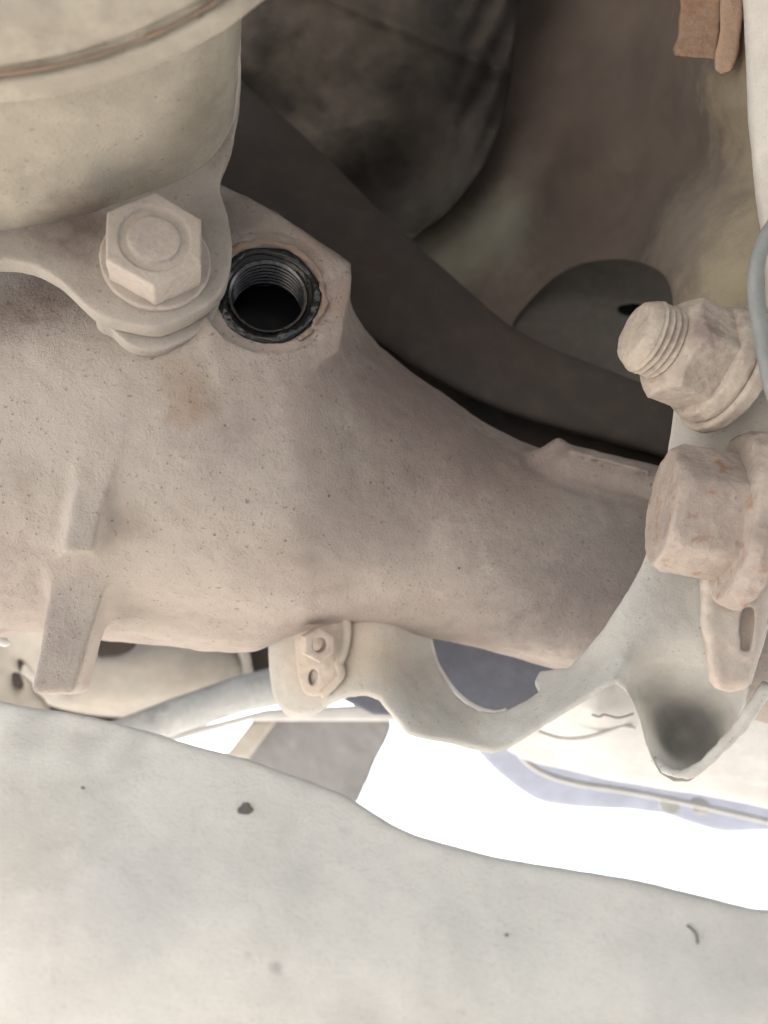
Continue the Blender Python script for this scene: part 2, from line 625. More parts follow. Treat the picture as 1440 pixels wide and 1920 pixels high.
# ------------------------------------------------------------------ setting
S = 40.0
gx = np.array([[-S, -S, 0], [S, -S, 0], [S, S, 0], [-S, S, 0]])
tag(obj('ground', (gx, [(0, 1, 2, 3)]), M['ground'], inworld=True, flat=True), kind='structure')


def slab(x0, x1, y0, y1, z0, z1):
    v = np.array([(x, y, z) for x in (x0, x1) for y in (y0, y1) for z in (z0, z1)], float)
    return v, [(0, 1, 3, 2), (4, 6, 7, 5), (0, 4, 5, 1), (2, 3, 7, 6), (0, 2, 6, 4), (1, 5, 7, 3)]


# the vehicle floor above everything, with pressed ribs
WL, WR = 1.2, 3.0  # unseen width added at right to block sky light; left kept open
fv, ff = [], []
for k, (x0, x1, z0) in enumerate([(-.45, -.30, .600), (-.30, -.24, .590), (-.24, -.06, .600), (-.06, 0, .590), (0, .18, .600), (.18, .24, .590), (.24, .5, .600)]):
    a, b = slab(x0 * WL if x0 < 0 else x0 * WR, x1 * WL if x1 < 0 else x1 * WR, -2.5, .62, z0, .62)
    ff += [tuple(i + 8 * k for i in q) for q in b]
    fv.append(a)
a, b = slab(-.45 * WL, .5 * WR, .622, .64, .50, .62)  # added valance, mostly unseen, blocks sky light from ahead
ff += [tuple(i + 8 * 7 for i in q) for q in b]
fv.append(a)
fl = obj('underbody_floor', (np.concatenate(fv), ff), M['floor'], inworld=True, flat=True)
tag(fl, 'dark ribbed vehicle floor high above the axle, with an added light-blocking valance', 'underbody')

# ------------------------------------------------------------------ axle housing (casting + tube)
HN = norm((.17, .22, 1))
hole = Fr(503, 549, 1478, HN)


def prof(tab, sm=14):
    t = np.asarray(tab, float)
    xs = np.arange(-400, 1800, 4.0)
    y = np.interp(xs, t[:, 0], t[:, 1])
    k = np.exp(-np.linspace(-2, 2, 2 * sm + 1) ** 2)
    k /= k.sum()
    y = np.convolve(np.pad(y, sm, 'edge'), k, 'valid')
    return lambda X: np.interp(X, xs, y)


top = prof([(-300, 470), (300, 430), (415, 400), (520, 440), (600, 490), (650, 560), (700, 636), (760, 690), (850, 754), (900, 792), (950, 818), (1000, 838), (1050, 852), (1240, 893), (1500, 950)], 6)
bot = prof([(-300, 1190), (0, 1195), (75, 1187), (200, 1200), (350, 1213), (430, 1224), (480, 1222), (540, 1196), (600, 1183), (650, 1178), (780, 1190), (900, 1217), (1040, 1252), (1200, 1292), (1500, 1370)], 5)
zc = prof([(-300, 1830), (0, 1820), (400, 1800), (560, 1800), (700, 1815), (1000, 1840), (1350, 1880)], 14)
rz = prof([(-300, 400), (0, 400), (400, 395), (560, 375), (680, 290), (800, 240), (1000, 222), (1350, 212)], 12)
boss_poly = [(380, 330), (415, 348), (455, 366), (520, 400), (600, 452), (640, 478), (660, 492), (662, 520), (658, 560), (640, 660), (540, 720), (420, 700), (380, 600)]


def seg_sdf(x, y, z, a, b, r0, r1):
    a, b = np.array(a, float), np.array(b, float)
    e = b - a
    t = np.clip(((x - a[0]) * e[0] + (y - a[1]) * e[1] + (z - a[2]) * e[2]) / (e @ e), 0, 1)
    return np.sqrt((x - a[0] - e[0] * t) ** 2 + (y - a[1] - e[1] * t) ** 2 + (z - a[2] - e[2] * t) ** 2) - (r0 + (r1 - r0) * t)


def housing_fn(X, Y, Z):
    x1, y1 = X[:, :1, :1], Y[:1, :, :1]
    T, B, C, RZ = top(x1), bot(x1), zc(x1), rz(x1)
    cy, ry = (T + B) / 2, (B - T) / 2
    p = 2.3
    # perspective: a body this deep shows its outline slightly in front of its centre line
    q = (np.abs((Y - cy) / ry) ** p + np.abs((Z - C) / RZ) ** p) ** (1 / p)
    d = (q - 1) * np.minimum(ry, RZ)
    # shallow longitudinal crease under the big belly
    d = d + 9 * np.exp(-((Y - (1120 + .16 * (X - 200))) / 26) ** 2) * np.clip((X - 170) / 120, 0, 1) * np.clip((620 - X) / 250, 0, 1)
    # filler boss
    face = 1472 + .22 * (549 - Y) * .98 + .17 * (X - 503) * .98
    bd = smax(poly_sdf(boss_poly, X[:, :, 0], Y[:, :, 0])[:, :, None] + 0 * Z, face - Z, 14)
    bd = smax(bd, Z - 1760, 10)
    d = smin(d, bd, 34)
    # spring-seat weld pad on the tube
    pad = seg_sdf(X, Y, Z, (1062, 868, 1700), (1420, 950, 1690), 38, 36)
    pad = smax(pad, (826 + .25 * (X - 1045)) - Y, 5)
    pad = np.minimum(pad, seg_sdf(X, Y, Z, (1070, 846, 1660), (1215, 884, 1655), 6, 6) + 2 * noise(np.stack([X, Y, Z], -1) / 14.0, 9))
    d = smin(d, pad, 16)
    tip = seg_sdf(X, Y, Z, (1046, 832, 1700), (1010, 862, 1720), 12, 22)
    d = smin(d, tip, 20)
    # rib on the front face: fades in at the top, stands proud at its foot
    cxr = 190 - .20 * (Y - 820)
    front = 1425 - .16 * (Y - 820)
    w_ = 30 + 0 * Y
    rb = smax(np.abs(X - cxr) - w_, np.abs(Y - 925) - 112, 12)
    rb = smax(rb, front - Z, 10)
    rb = smax(rb, Z - 1700, 10)
    d = smin(d, rb, 26)
    # cast leg hanging at the lower left, front face narrowing to its foot
    cxl = 146 - .19 * (Y - 1090)
    wl = 52 - .06 * (Y - 1090)
    fz = 1500 - .33 * (Y - 1090)
    lg = smax(np.abs(X - cxl - .16 * (Z - 1480)) - wl, np.abs(Y - 1175) - 124, 14)
    lg = smax(lg, fz - Z, 10)
    lg = smax(lg, Z - 1600, 14)
    d = smin(d, lg, 34)
    # filler hole: spot face and bore
    V = np.stack([(X - 720) * Z / F, -(Y - 960) * Z / F, -Z], -1)
    m = (np.abs(X - 503) < 170) & (np.abs(Y - 549) < 170) & (Z < 1760)
    lx, ly, lz = hole.loc(V[m])
    r = np.sqrt(lx * lx + ly * ly)
    bore = np.maximum(r - 80, -lz - 170)
    ring = np.maximum(r - 96 - 1.5 * np.sin(np.arctan2(ly, lx) * 5), -9 - lz)
    ring2 = np.maximum(r - 122, -1.0 - lz)
    dm = smax(smax(smax(d[m], -ring2, 3), -ring, 3), -bore, 2)
    d[m] = dm
    return d


axle = thing('axle_housing', 'large dusty cast axle housing with open oily filler hole and a tube running right', 'axle housing', 600, 850, 1700)
H = 5.0
hb = obj('housing_casting', warped(housing_fn, -220, 1480, 320, 1420, 1360, 1960, H, 6.0, amps=[(1.6, 26), (2.2, 70), (5, 240)]), M['cast'], axle)

# bore with thread
obj('bore_mouth', lathe(hole, [(94, -9), (88, -7), (81, -7.5), (75, -11), (72, -16)], 128), M['oil'], axle)
pr = [(73, -11), (72, -14)]
z = -14.0
for k in range(7):
    pr += [(68.5, z), (67, z - 1.1), (67, z - 6.6), (68.5, z - 7.6), (77, z - 9.6), (77, z - 10.8)]
    z -= 12.2
pr += [(70, z), (70, z - 4), (86, z - 6), (86, z - 70), (0.5, z - 72)]
obj('threaded_bore', lathe(hole, pr, 128), M['thread'], axle)
pl = [(0.5, z - 30), (85, z - 30)]
obj('bore_dark_disc', lathe(hole, pl, 64), M['void'], axle)  # near-black disc painted in for the bore's unlit depth


def oilring(X, Y, Z):
    r = np.sqrt(X * X + Y * Y)
    a = np.arctan2(Y, X)
    mid = 89 + 1.5 * np.sin(3 * a + 1) + np.sin(7 * a)
    hw = 8.5 + 1.6 * np.sin(5 * a + 2) + 1.5 * (Y < 0) * np.abs(np.sin(a))
    n = noise(np.stack([X, Y, Z], -1) / 11.0, 3)
    return smax(np.abs(r - mid) - hw, np.abs(Z + 6) - 4.5, 7) + .8 * n


obj('oil_film', local(hole, oilring, (-112, 112, -112, 112, -16, 6), 2.0), M['oil'], axle)


def lip(X, Y, Z):
    r = np.sqrt(X * X + Y * Y)
    a = np.arctan2(Y, X)
    n = noise(np.stack([X, Y, Z], -1) / 16.0, 5)
    d = smax(np.abs(r - 104) - 5.5, np.abs(Z + 1) - 3.5, 4) + 3.2 * n
    return np.maximum(d, -(np.minimum(np.cos(a - .9) + .35, 1)) * 30)


obj('dirt_rim', local(hole, lip, (-120, 120, -120, 120, -10, 8), 2.5), M['rimdirt'], axle)

# ------------------------------------------------------------------ differential cover with flange ear (upper left)
FN = norm((.24, .24, 1))
cov = thing('differential_cover', 'big round dusty cover at upper left with a two layer flange ear', 'cover', 100, 300, 1500)
ff_ = Fr(292, 498, 1400, FN)          # flange face
OUT = ff_.pix([(-260, 520), (-120, 500), (0, 487), (40, 491), (75, 502), (115, 528), (150, 562), (190, 592), (240, 606), (275, 613), (303, 613), (344, 597), (385, 575), (410, 556), (424, 530),
               (432, 500), (436, 469), (434, 432), (427, 398), (413, 352), (418, 318), (430, 285), (444, 232), (452, 150), (452, 0), (440, -200), (-260, -200)])
LOW = ff_.pix([(170, 560), (205, 596), (232, 622), (262, 636), (300, 638), (344, 621), (387, 595), (404, 575), (420, 520), (420, 430), (380, 380), (200, 400)])
BODY = ff_.pix([(-300, 440), (0, 432), (80, 420), (160, 402), (240, 376), (310, 350), (360, 326), (398, 296), (424, 258), (440, 215), (450, 120), (453, 0), (450, -200), (-300, -200)])


def s2(poly, X, Y):
    return poly_sdf(smooth(poly, 4), X[:, :, 0], Y[:, :, 0])[:, :, None]


def plate(X, Y, Z):
    return smax(s2(OUT, X, Y) + 0 * Z, np.abs(Z + 21) - 21, 4)


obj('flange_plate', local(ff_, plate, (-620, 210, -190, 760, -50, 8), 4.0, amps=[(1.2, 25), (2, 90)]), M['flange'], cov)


def plate2(X, Y, Z):
    return smax(s2(LOW, X, Y) + 0 * Z, np.abs(Z + 64) - 22, 5)


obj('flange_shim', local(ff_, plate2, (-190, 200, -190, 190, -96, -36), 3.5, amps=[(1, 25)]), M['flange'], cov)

# body wall rising toward the lens, and the drum lip
dc = Fr(-70, -640, 1120, FN)
cu, cv, cn = ff_.loc(dc.o[None])
cu, cv = float(cu[0]), float(cv[0])


def body(X, Y, Z):
    r = np.sqrt((X - cu) ** 2 + (Y - cv) ** 2)
    wall = smax(r - (700 - .10 * Z), Z - 330, 10)
    wall = smax(wall, -60 - Z, 10)
    ear = smax(s2(BODY, X, Y) + .10 * (Z - 20), Z - 250, 12)
    ear = smax(ear, -30 - Z, 10)
    d = smin(ear, wall, 30)
    return d


cbody = warped(lambda X, Y, Z: _cbody(X, Y, Z), -260, 520, -260, 480, 1060, 1460, 7, amps=[(1.5, 30), (3, 120)]) if False else None


def inframe(fr, fn):
    def g(X, Y, Z):
        V = np.stack([(X - 720) * Z / F, -(Y - 960) * Z / F, -Z], -1)
        return fn(*fr.loc(V))
    return g


BX = poly_sdf
def wallfn(lx, ly, lz):
    # tapering side wall
    g = poly_sdf(BODYS, lx, ly) + .08 * lz
    d = smax(g, lz - 340, 8)
    return smax(d, -20 - lz, 8)


BODYS = smooth(BODY, 3)
obj('cover_wall', warped(inframe(ff_, wallfn), -200, 500, -150, 470, 1060, 1500, 7, amps=[(1.5, 30), (3, 120)]), M['drum'], cov)

# drum lip: ring standing proud, with a groove
dr = Fr(-70, -616, 1130, norm((.05, .10, 1)))


def drumfn(lx, ly, lz):
    r = np.sqrt(lx * lx + ly * ly)
    R0 = 845 * 1130 / 1500
    d = smax(r - R0, np.abs(lz) - 26, 14)
    up = smax(r - (R0 - 12), np.abs(lz - 60) - 60, 30)
    d = smin(d, up, 6)
    d = smax(d, -(np.sqrt((r - (R0 - 10)) ** 2 + (lz - 30) ** 2) - 8), 6)
    return d


lipo = obj('drum_lip', warped(inframe(dr, drumfn), -200, 500, -200, 240, 930, 1220, 6, amps=[(1.2, 25), (4, 150)]), M['drum'], cov)

ga = np.linspace(-1.75, -.75, 60)
gr = 845 * 1130 / 1500 - 8
obj('groove_dirt', tube(dr.to(np.stack([gr * np.cos(ga), gr * np.sin(ga), 30 + 0 * ga], 1)), 2.6 + 2.2 * noise(np.stack([ga * 30] * 3, 1), 4), 10), M['rimdirt'], lipo)

# ------------------------------------------------------------------ flange bolt


def hexd(x, y, af):
    k = af / 2
    a = np.maximum(np.abs(x), np.abs(x) * .5 + np.abs(y) * .8660254)
    return a - k


bolt = thing('hex_bolt', 'dusty hex bolt with washer on the flange ear beside the open oil hole', 'bolt', 292, 498, 1400)
bf = Fr(293, 491, 1400, FN)
HH = 74


def head(X, Y, Z):
    r = np.sqrt(X * X + Y * Y)
    hd = hexd(X, Y, 152)
    d = smax(hd, Z - HH, 3)
    d = smax(d, -Z, 2)
    d = np.maximum(d, -smax(smax(r - 58, HH - 5 - Z, 3), -(r - 42), 5))     # shallow ring dish
    d = smin(d, smax(r - 41, Z - HH - 1.5, 3), 3)
    return d


obj('bolt_head', local(bf, head, (-100, 100, -100, 100, 0, 80), 2.4, amps=[(.6, 7), (1.2, 25)]), M['bolt'], bolt)


def washer(X, Y, Z):
    r = np.sqrt(X * X + Y * Y)
    return smax(smax(r - 94 + .0 * Z, Z - 9, 5), -4 - Z, 2)


obj('washer', local(bf, washer, (-104, 104, -104, 104, -8, 18), 2.4, amps=[(.7, 9), (1.2, 30)]), M['bolt'], bolt)

# ------------------------------------------------------------------ dark diagonal bar behind the axle
bar = thing('control_arm', 'dark brown pressed steel arm running diagonally behind the axle housing', 'suspension arm', 760, 520, 1950)
up_e = [(380, 60), (470, 168), (520, 210), (560, 246), (640, 322), (700, 384), (780, 456), (860, 528), (920, 580), (960, 612), (1010, 640), (1100, 678), (1180, 708), (1260, 738), (1400, 780)]
lo_e = [(1400, 930), (1250, 862), (1150, 832), (1050, 805), (960, 778), (880, 745), (800, 705), (720, 655), (640, 605), (540, 530), (430, 430), (320, 330)]
bd = rbf([(400, 150, 2060), (700, 450, 2010), (1000, 680, 1960), (1300, 800, 1940), (560, 220, 2090), (900, 520, 2040)])
obj('arm_web', sheet(smooth(up_e, 3, False).tolist() + smooth(lo_e, 3, False).tolist(), bd, 110, 6, rnd=54, amps=[(2, 50)]), M['bar'], bar)
lo2 = [(360, 90), (470, 200), (590, 320), (690, 410), (770, 490), (830, 548), (910, 620), (990, 675), (1080, 715), (1180, 750), (1280, 780), (1420, 830), (1420, 1010), (1200, 960), (1000, 900), (800, 780), (640, 620), (440, 420), (330, 320)]
bd2 = rbf([(400, 250, 2110), (700, 600, 2060), (1000, 800, 2010), (1300, 900, 1990), (560, 420, 2090), (900, 720, 2040)])
obj('arm_flange', sheet(lo2, bd2, 60, 8, rnd=20, amps=[(2, 50)]), M['bar'], bar)

# ------------------------------------------------------------------ dark rough mass in the upper middle
deep = thing('rubber_bump_stop', 'dark rough muddy rubber block above the diagonal arm', 'bump stop', 720, 200, 2200)
dp = [(380, -160), (985, -160), (972, 0), (965, 90), (958, 150), (945, 215), (925, 270), (905, 312), (878, 352), (840, 396), (800, 426), (765, 446), (700, 430), (560, 330), (420, 200)]
dd = rbf([(450, 0, 2080), (700, 0, 2080), (940, 0, 2180), (500, 150, 2150), (700, 190, 2180), (820, 170, 2190), (950, 150, 2230), (935, 240, 2230), (885, 330, 2230), (800, 415, 2240), (765, 440, 2240), (760, 290, 2440), (680, 330, 2460), (600, 300, 2380), (840, 260, 2330), (760, 370, 2400)])


def dd_det(X, Y):
    p = np.stack([X, Y, 0 * X], -1)
    fold = np.clip((X - 840) / 60, 0, 1) * 14 * np.sin((X + Y * .45) / 9.0)
    ridge = -26 * np.exp(-((Y - (30 + .42 * (X - 700))) / 14) ** 2)
    return 10 * fbm(p / 60.0, 3, 4) + fold + ridge


obj('rubber_body', sheet(smooth(dp, 3), dd, 160, 6, rnd=40, detail=dd_det), M['deep'], deep)

# ------------------------------------------------------------------ pressed bracket on the right (upper web + lower saddle)
brk = thing('axle_bracket', 'big dusty pressed steel bracket curving round the axle tube at right', 'bracket', 1250, 1000, 1600)
archp = smooth([(958, 622), (985, 575), (1020, 535), (1065, 505), (1110, 491), (1165, 487), (1210, 495), (1243, 515), (1258, 548), (1262, 600), (1266, 900), (1150, 920), (1000, 860), (940, 700)], 3)
fd = rbf([(1400, 100, 1560), (1400, 400, 1530), (1390, 700, 1500), (1340, 150, 1700), (1340, 400, 1620), (1310, 560, 1570), (1290, 700, 1560), (1500, 300, 1480), (1500, 800, 1450), (1330, 820, 1500), (1350, 0, 1700), (1290, 0, 1950),
          (1270, 250, 2000), (1260, 400, 1800), (1250, 500, 1740), (1190, 150, 2240), (1190, 300, 2200), (1180, 420, 2100), (1170, 480, 2040), (1080, 100, 2300), (1080, 300, 2260), (1080, 450, 2200), (1030, 520, 2200),
          (960, 100, 2420), (940, 250, 2360), (1000, 400, 2230), (940, 350, 2270), (960, 520, 2210), (900, 480, 2240), (960, 600, 2200), (880, 560, 2200), (800, 430, 2320), (780, 480, 2300), (870, 380, 2330), (700, 400, 2330), (1000, 0, 2420), (920, -100, 2200), (1100, -100, 2330)])
fpoly = [(900, -160), (1520, -160), (1520, 720), (1300, 720), (1262, 740), (1262, 770), (1100, 790), (900, 700), (740, 520), (740, 400), (800, 300), (880, 150)]
def fold(X, Y):
    t = (X - (1062 - .40 * (Y - 260))) / 26
    g = np.clip((Y - 200) / 120, 0, 1)
    return g * (70 / (1 + np.exp(-np.clip(t, -30, 30))) - 18 * np.exp(-((t + 1.5) / 1.8) ** 2))


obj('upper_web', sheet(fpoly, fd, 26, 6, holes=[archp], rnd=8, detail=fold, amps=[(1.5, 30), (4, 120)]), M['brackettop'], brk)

gpoly = [(1275, 690), (1268, 742), (1258, 800), (1247, 870), (1236, 940), (1225, 1000), (1203, 1058), (1178, 1106), (1150, 1150), (1120, 1190), (1092, 1224), (1066, 1250), (1010, 1256), (1002, 1275), (1012, 1293), (985, 1312), (950, 1329), (925, 1334), (900, 1331),
         (866, 1312), (840, 1282), (822, 1250), (806, 1200), (800, 1120), (650, 1110), (560, 1120), (508, 1150), (503, 1200), (505, 1245), (509, 1285), (520, 1315), (540, 1333), (565, 1338), (590, 1333), (620, 1312), (655, 1297), (690, 1295), (712, 1304), (728, 1325), (745, 1346),
         (765, 1368), (790, 1377), (840, 1385), (885, 1396), (925, 1404), (950, 1398), (1000, 1366), (1050, 1334), (1100, 1303), (1130, 1283), (1155, 1273), (1170, 1282), (1185, 1305), (1200, 1345), (1210, 1385), (1220, 1410), (1236, 1440), (1262, 1456), (1292, 1456), (1322, 1436), (1350, 1402), (1380, 1360), (1400, 1310), (1420, 1240), (1440, 1170), (1540, 1050), (1540, 690)]
gd = rbf([(1300, 760, 1500), (1400, 760, 1470), (1500, 800, 1440), (1240, 960, 1535), (1400, 1000, 1500), (1170, 1130, 1550), (1300, 1150, 1530), (1400, 1180, 1500), (1100, 1240, 1600), (1010, 1300, 1640), (930, 1350, 1665), (930, 1398, 1620),
          (870, 1320, 1740), (810, 1230, 1840), (765, 1180, 1750), (700, 1180, 1700), (700, 1250, 1690), (760, 1300, 1690), (700, 1290, 1680), (780, 1370, 1650), (640, 1200, 1720), (560, 1180, 1760), (510, 1200, 1830), (512, 1300, 1830), (560, 1333, 1760), (620, 1300, 1700),
          (1155, 1276, 1490), (1100, 1300, 1520), (1020, 1350, 1570), (1180, 1250, 1510), (1166, 1285, 1500), (1190, 1320, 1520), (1210, 1385, 1555), (1238, 1440, 1600), (1206, 1300, 1670), (1232, 1340, 1760), (1252, 1390, 1820), (1290, 1400, 1830), (1328, 1385, 1800), (1290, 1330, 1790), (1335, 1330, 1730), (1270, 1290, 1660), (1372, 1362, 1620), (1300, 1440, 1720), (1400, 1310, 1530), (1440, 1270, 1500), (1490, 1220, 1470), (1550, 1140, 1440), (1310, 1250, 1560)])
sad = obj('lower_saddle', sheet(gpoly, gd, 16, 4, shift=(0, .75), rnd=5, amps=[(.8, 16), (1.5, 50)]), M['bracket'], brk)
lipx = smooth([(1226, 1424), (1242, 1440), (1265, 1450), (1292, 1450), (1322, 1431), (1350, 1403), (1385, 1366), (1410, 1330), (1442, 1285)], 4, False)
obj('pressed_lip', tube(pv(lipx[:, 0], lipx[:, 1], np.linspace(1600, 1500, len(lipx))), np.linspace(7, 13, len(lipx)) + 2.5 * noise(np.stack([np.arange(len(lipx)) * .7] * 3, 1), 2)), M['bracket'], brk)
# rim round the oval lightening hole
rim_px = smooth([(806, 1196), (816, 1236), (832, 1266), (852, 1294), (876, 1316), (902, 1330), (930, 1336), (950, 1332)], 4, False)
rp = pv(rim_px[:, 0], rim_px[:, 1], gd(rim_px[:, 0], rim_px[:, 1]) + 2)
obj('hole_rim', tube(rp, 5), M['white'], sad)
# dusty welded fittings on the left tongue of the saddle
tf = Fr(600, 1250, 1700, (.45, .05, 1))
fit = obj('fitting_plate', sheet(smooth([(556, 1150), (650, 1150), (654, 1190), (648, 1225), (640, 1262), (622, 1290), (596, 1306), (572, 1300), (560, 1270), (554, 1220)], 3), lambda X, Y: gd(X, Y) - 16, 18, 3,
                            holes=[smooth([(581, 1262), (589, 1254), (596, 1262), (594, 1276), (587, 1284), (580, 1278)], 3)], rnd=8, amps=[(1, 14)]), M['tongue'], brk)
fb = Fr(595, 1208, 1655, (.35, .1, 1))
obj('fitting_nut', local(fb, lambda X, Y, Z: smax(smax(hexd(X, Y, 62), np.abs(Z) - 22, 4), -(np.sqrt(X * X + Y * Y) - 15), 3), (-45, 45, -45, 45, -30, 30), 2.5, amps=[(1, 10)]), M['tongue'], fit)
fr_px = smooth([(648, 1150), (651, 1186), (645, 1222), (636, 1244), (640, 1262), (626, 1282), (604, 1302)], 4, False)
obj('fitting_lip', tube(pv(fr_px[:, 0], fr_px[:, 1], gd(fr_px[:, 0], fr_px[:, 1]) - 26), 9), M['tongue'], brk)

# ------------------------------------------------------------------ disc seen through the arch
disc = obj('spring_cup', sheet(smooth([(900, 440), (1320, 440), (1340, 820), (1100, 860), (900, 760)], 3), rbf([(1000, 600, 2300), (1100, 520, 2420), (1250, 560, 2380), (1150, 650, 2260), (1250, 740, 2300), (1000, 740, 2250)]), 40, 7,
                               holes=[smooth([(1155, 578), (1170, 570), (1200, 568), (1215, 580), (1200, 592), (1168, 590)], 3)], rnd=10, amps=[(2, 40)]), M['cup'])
obj('slot_dark_sheet', sheet([(1120, 540), (1250, 540), (1250, 620), (1120, 620)], lambda X, Y: 2460 + 0 * X, 20, 6), M['void'], disc)  # near-black sheet added so the slot reads as shade
tag(disc, 'dim rounded spring cup with a small slot seen through the arch in the bracket', 'spring cup')

# ------------------------------------------------------------------ studded nut (right)
nut = thing('stud_nut', 'dusty hex nut with protruding threaded stud end pointing left', 'nut', 1330, 680, 1450)
SN = norm((-.93, .31, .24))
nf = Fr(1345, 688, 1440, SN)
TIP = 178


def stud(X, Y, Z):
    r = np.sqrt(X * X + Y * Y)
    th = 3.4 * np.sin(2 * math.pi * Z / 12.0) * ((Z > 112) & (Z < 158))
    d = smax(r - 62 + th + np.clip((Z - 158) * .5, 0, 20), Z - TIP, 10)
    return smax(d, -Z, 3)


def nutb(X, Y, Z):
    r = np.sqrt(X * X + Y * Y)
    c, s = math.cos(.46), math.sin(.46)
    hx = hexd(X * c - Y * s, X * s + Y * c, 168)
    d = smax(hx, r - 96 + 1.1 * np.clip(Z - 92, 0, 30), 3)
    d = smax(d, Z - 114, 4)
    return smax(d, 20 - Z, 3)


def nutw(X, Y, Z):
    r = np.sqrt(X * X + Y * Y)
    return smax(smax(r - 108 + .35 * np.clip(Z - 10, 0, 40), Z - 30, 6), -Z, 4)


def nutw2(X, Y, Z):
    r = np.sqrt(X * X + Y * Y)
    return smax(smax(r - 118, Z - 0, 6), -26 - Z, 5)


AM = [(.9, 9), (1.2, 26)]
obj('stud', local(nf, stud, (-75, 75, -75, 75, -4, 190), 2.6, amps=[(1.0, 9), (1.6, 24)]), M['nut'], nut)
obj('nut_body', local(nf, nutb, (-110, 110, -110, 110, 10, 125), 2.4, amps=AM), M['nut'], nut)
obj('nut_flange', local(nf, nutw, (-120, 120, -120, 120, -8, 40), 3, amps=AM), M['nut'], nut)
obj('washer', local(nf, nutw2, (-130, 130, -130, 130, -34, 8), 3, amps=AM), M['nut'], nut)

# ------------------------------------------------------------------ rusty flange bolt (right)
rb_ = thing('rusty_bolt', 'rust spotted dusty bolt head with wide flange below the studded nut', 'bolt', 1370, 980, 1420)
BN = norm((-.97, .16, -.10))
bf2 = Fr(1376, 972, 1420, BN)


def rhead(X, Y, Z):
    r = np.sqrt(X * X + Y * Y)
    c, s = math.cos(.06), math.sin(.06)
    hx = hexd(X * c - Y * s, X * s + Y * c, 206)
    d = smax(hx, r - 116 + .6 * np.clip(Z - 108, 0, 30), 4)
    d = smax(d, Z - 128, 5)
    return smax(d, -4 - Z, 3)


def rfl(X, Y, Z):
    r = np.sqrt(X * X + Y * Y)
    return smax(smax(r - 158 + .5 * np.clip(Z + 5, 0, 40), Z - 14, 8), -30 - Z, 8)


obj('bolt_head', local(bf2, rhead, (-140, 140, -140, 140, -12, 156), 3.4, amps=[(.9, 10), (1.1, 34)]), M['rustbolt'], rb_)
obj('bolt_flange', local(bf2, rfl, (-172, 172, -172, 172, -44, 26), 3.6, amps=[(1.5, 12), (3.0, 34)]), M['rustbolt'], rb_)

# muddy lug below the rusty bolt
def lugfn(X, Y, Z):
    cx = 1376 - .05 * (Y - 1180)
    w_ = np.interp(Y, [1080, 1180, 1290], [66, 60, 36])
    d = smax(smax(np.abs(X - cx) - w_, np.abs(Y - 1180) - 116, 30), np.abs(Z - 1470) - 44, 26)
    sl = smax(smax(np.abs(X - 1400 + .06 * (Y - 1180)) - 12, np.abs(Y - 1180) - 44, 12), Z - 1447, 4)
    return smax(d, -sl, 4)


lug = obj('mud_caked_lug', warped(lugfn, 1270, 1480, 1040, 1320, 1390, 1540, 4, amps=[(1.5, 12), (3, 34)]), M['tongue'])
tag(lug, 'pinkish mud caked lug with a dark slot hanging under the rusty bolt', 'lug')

# ------------------------------------------------------------------ rusted tab, pale panel and hose at upper right
rt = thing('rusty_tab', 'orange rusted steel tab at the top right corner of the bracket', 'tab', 1330, 50, 1560)
td = lambda X, Y: 1600 - .35 * (X - 1330) - .1 * Y
obj('tab_plate', sheet([(1282, -120), (1276, 20), (1270, 70), (1262, 92), (1266, 106), (1300, 110), (1343, 112), (1350, 60), (1354, -120)], td, 26, 3, rnd=8, amps=[(1.2, 12), (2, 40)]), M['rust'], rt)
obj('tab_edge', sheet([(1352, -120), (1350, 60), (1342, 100), (1340, 134), (1352, 142), (1372, 134), (1384, 100), (1394, 30), (1396, -120)], lambda X, Y: td(X, Y) - 20, 26, 3, rnd=8, amps=[(1.2, 12), (2, 40)]), M['orange'], rt)
pp = obj('body_rail', sheet(smooth([(1388, -160), (1392, 0), (1398, 120), (1404, 240), (1414, 340), (1424, 430), (1436, 520), (1450, 700), (1600, 700), (1600, -160)], 2), rbf([(1400, 0, 1430), (1400, 400, 1430), (1500, 0, 1360), (1500, 400, 1360), (1450, 600, 1400)]), 40, 5, rnd=20, amps=[(1, 20), (2, 70)]), M['pale'])
tag(pp, 'pale dusty body rail along the upper right edge', 'body rail')
hp = smooth([(1500, 360), (1462, 405), (1432, 455), (1417, 510), (1419, 570), (1430, 640), (1446, 720), (1475, 800), (1530, 880)], 6, False)
hs = obj('rubber_hose', tube(pv(hp[:, 0], hp[:, 1], 1290 + 0 * hp[:, 0]), 12.5), M['hose'])
tag(hs, 'thin grey rubber hose curving at the right edge beside the studded nut', 'hose')

# ------------------------------------------------------------------ lower background
# round drum behind the cast leg
drum = thing('brake_drum', 'blurred pale beige drum behind and below the axle housing', 'drum', 300, 1250, 2500)


def ell(cx, cy, cz, rx, ry, rz_):
    return lambda X, Y, Z: (np.sqrt(((X - cx) / rx) ** 2 + ((Y - cy) / ry) ** 2 + ((Z - cz) / rz_) ** 2) - 1) * min(rx, ry, rz_)


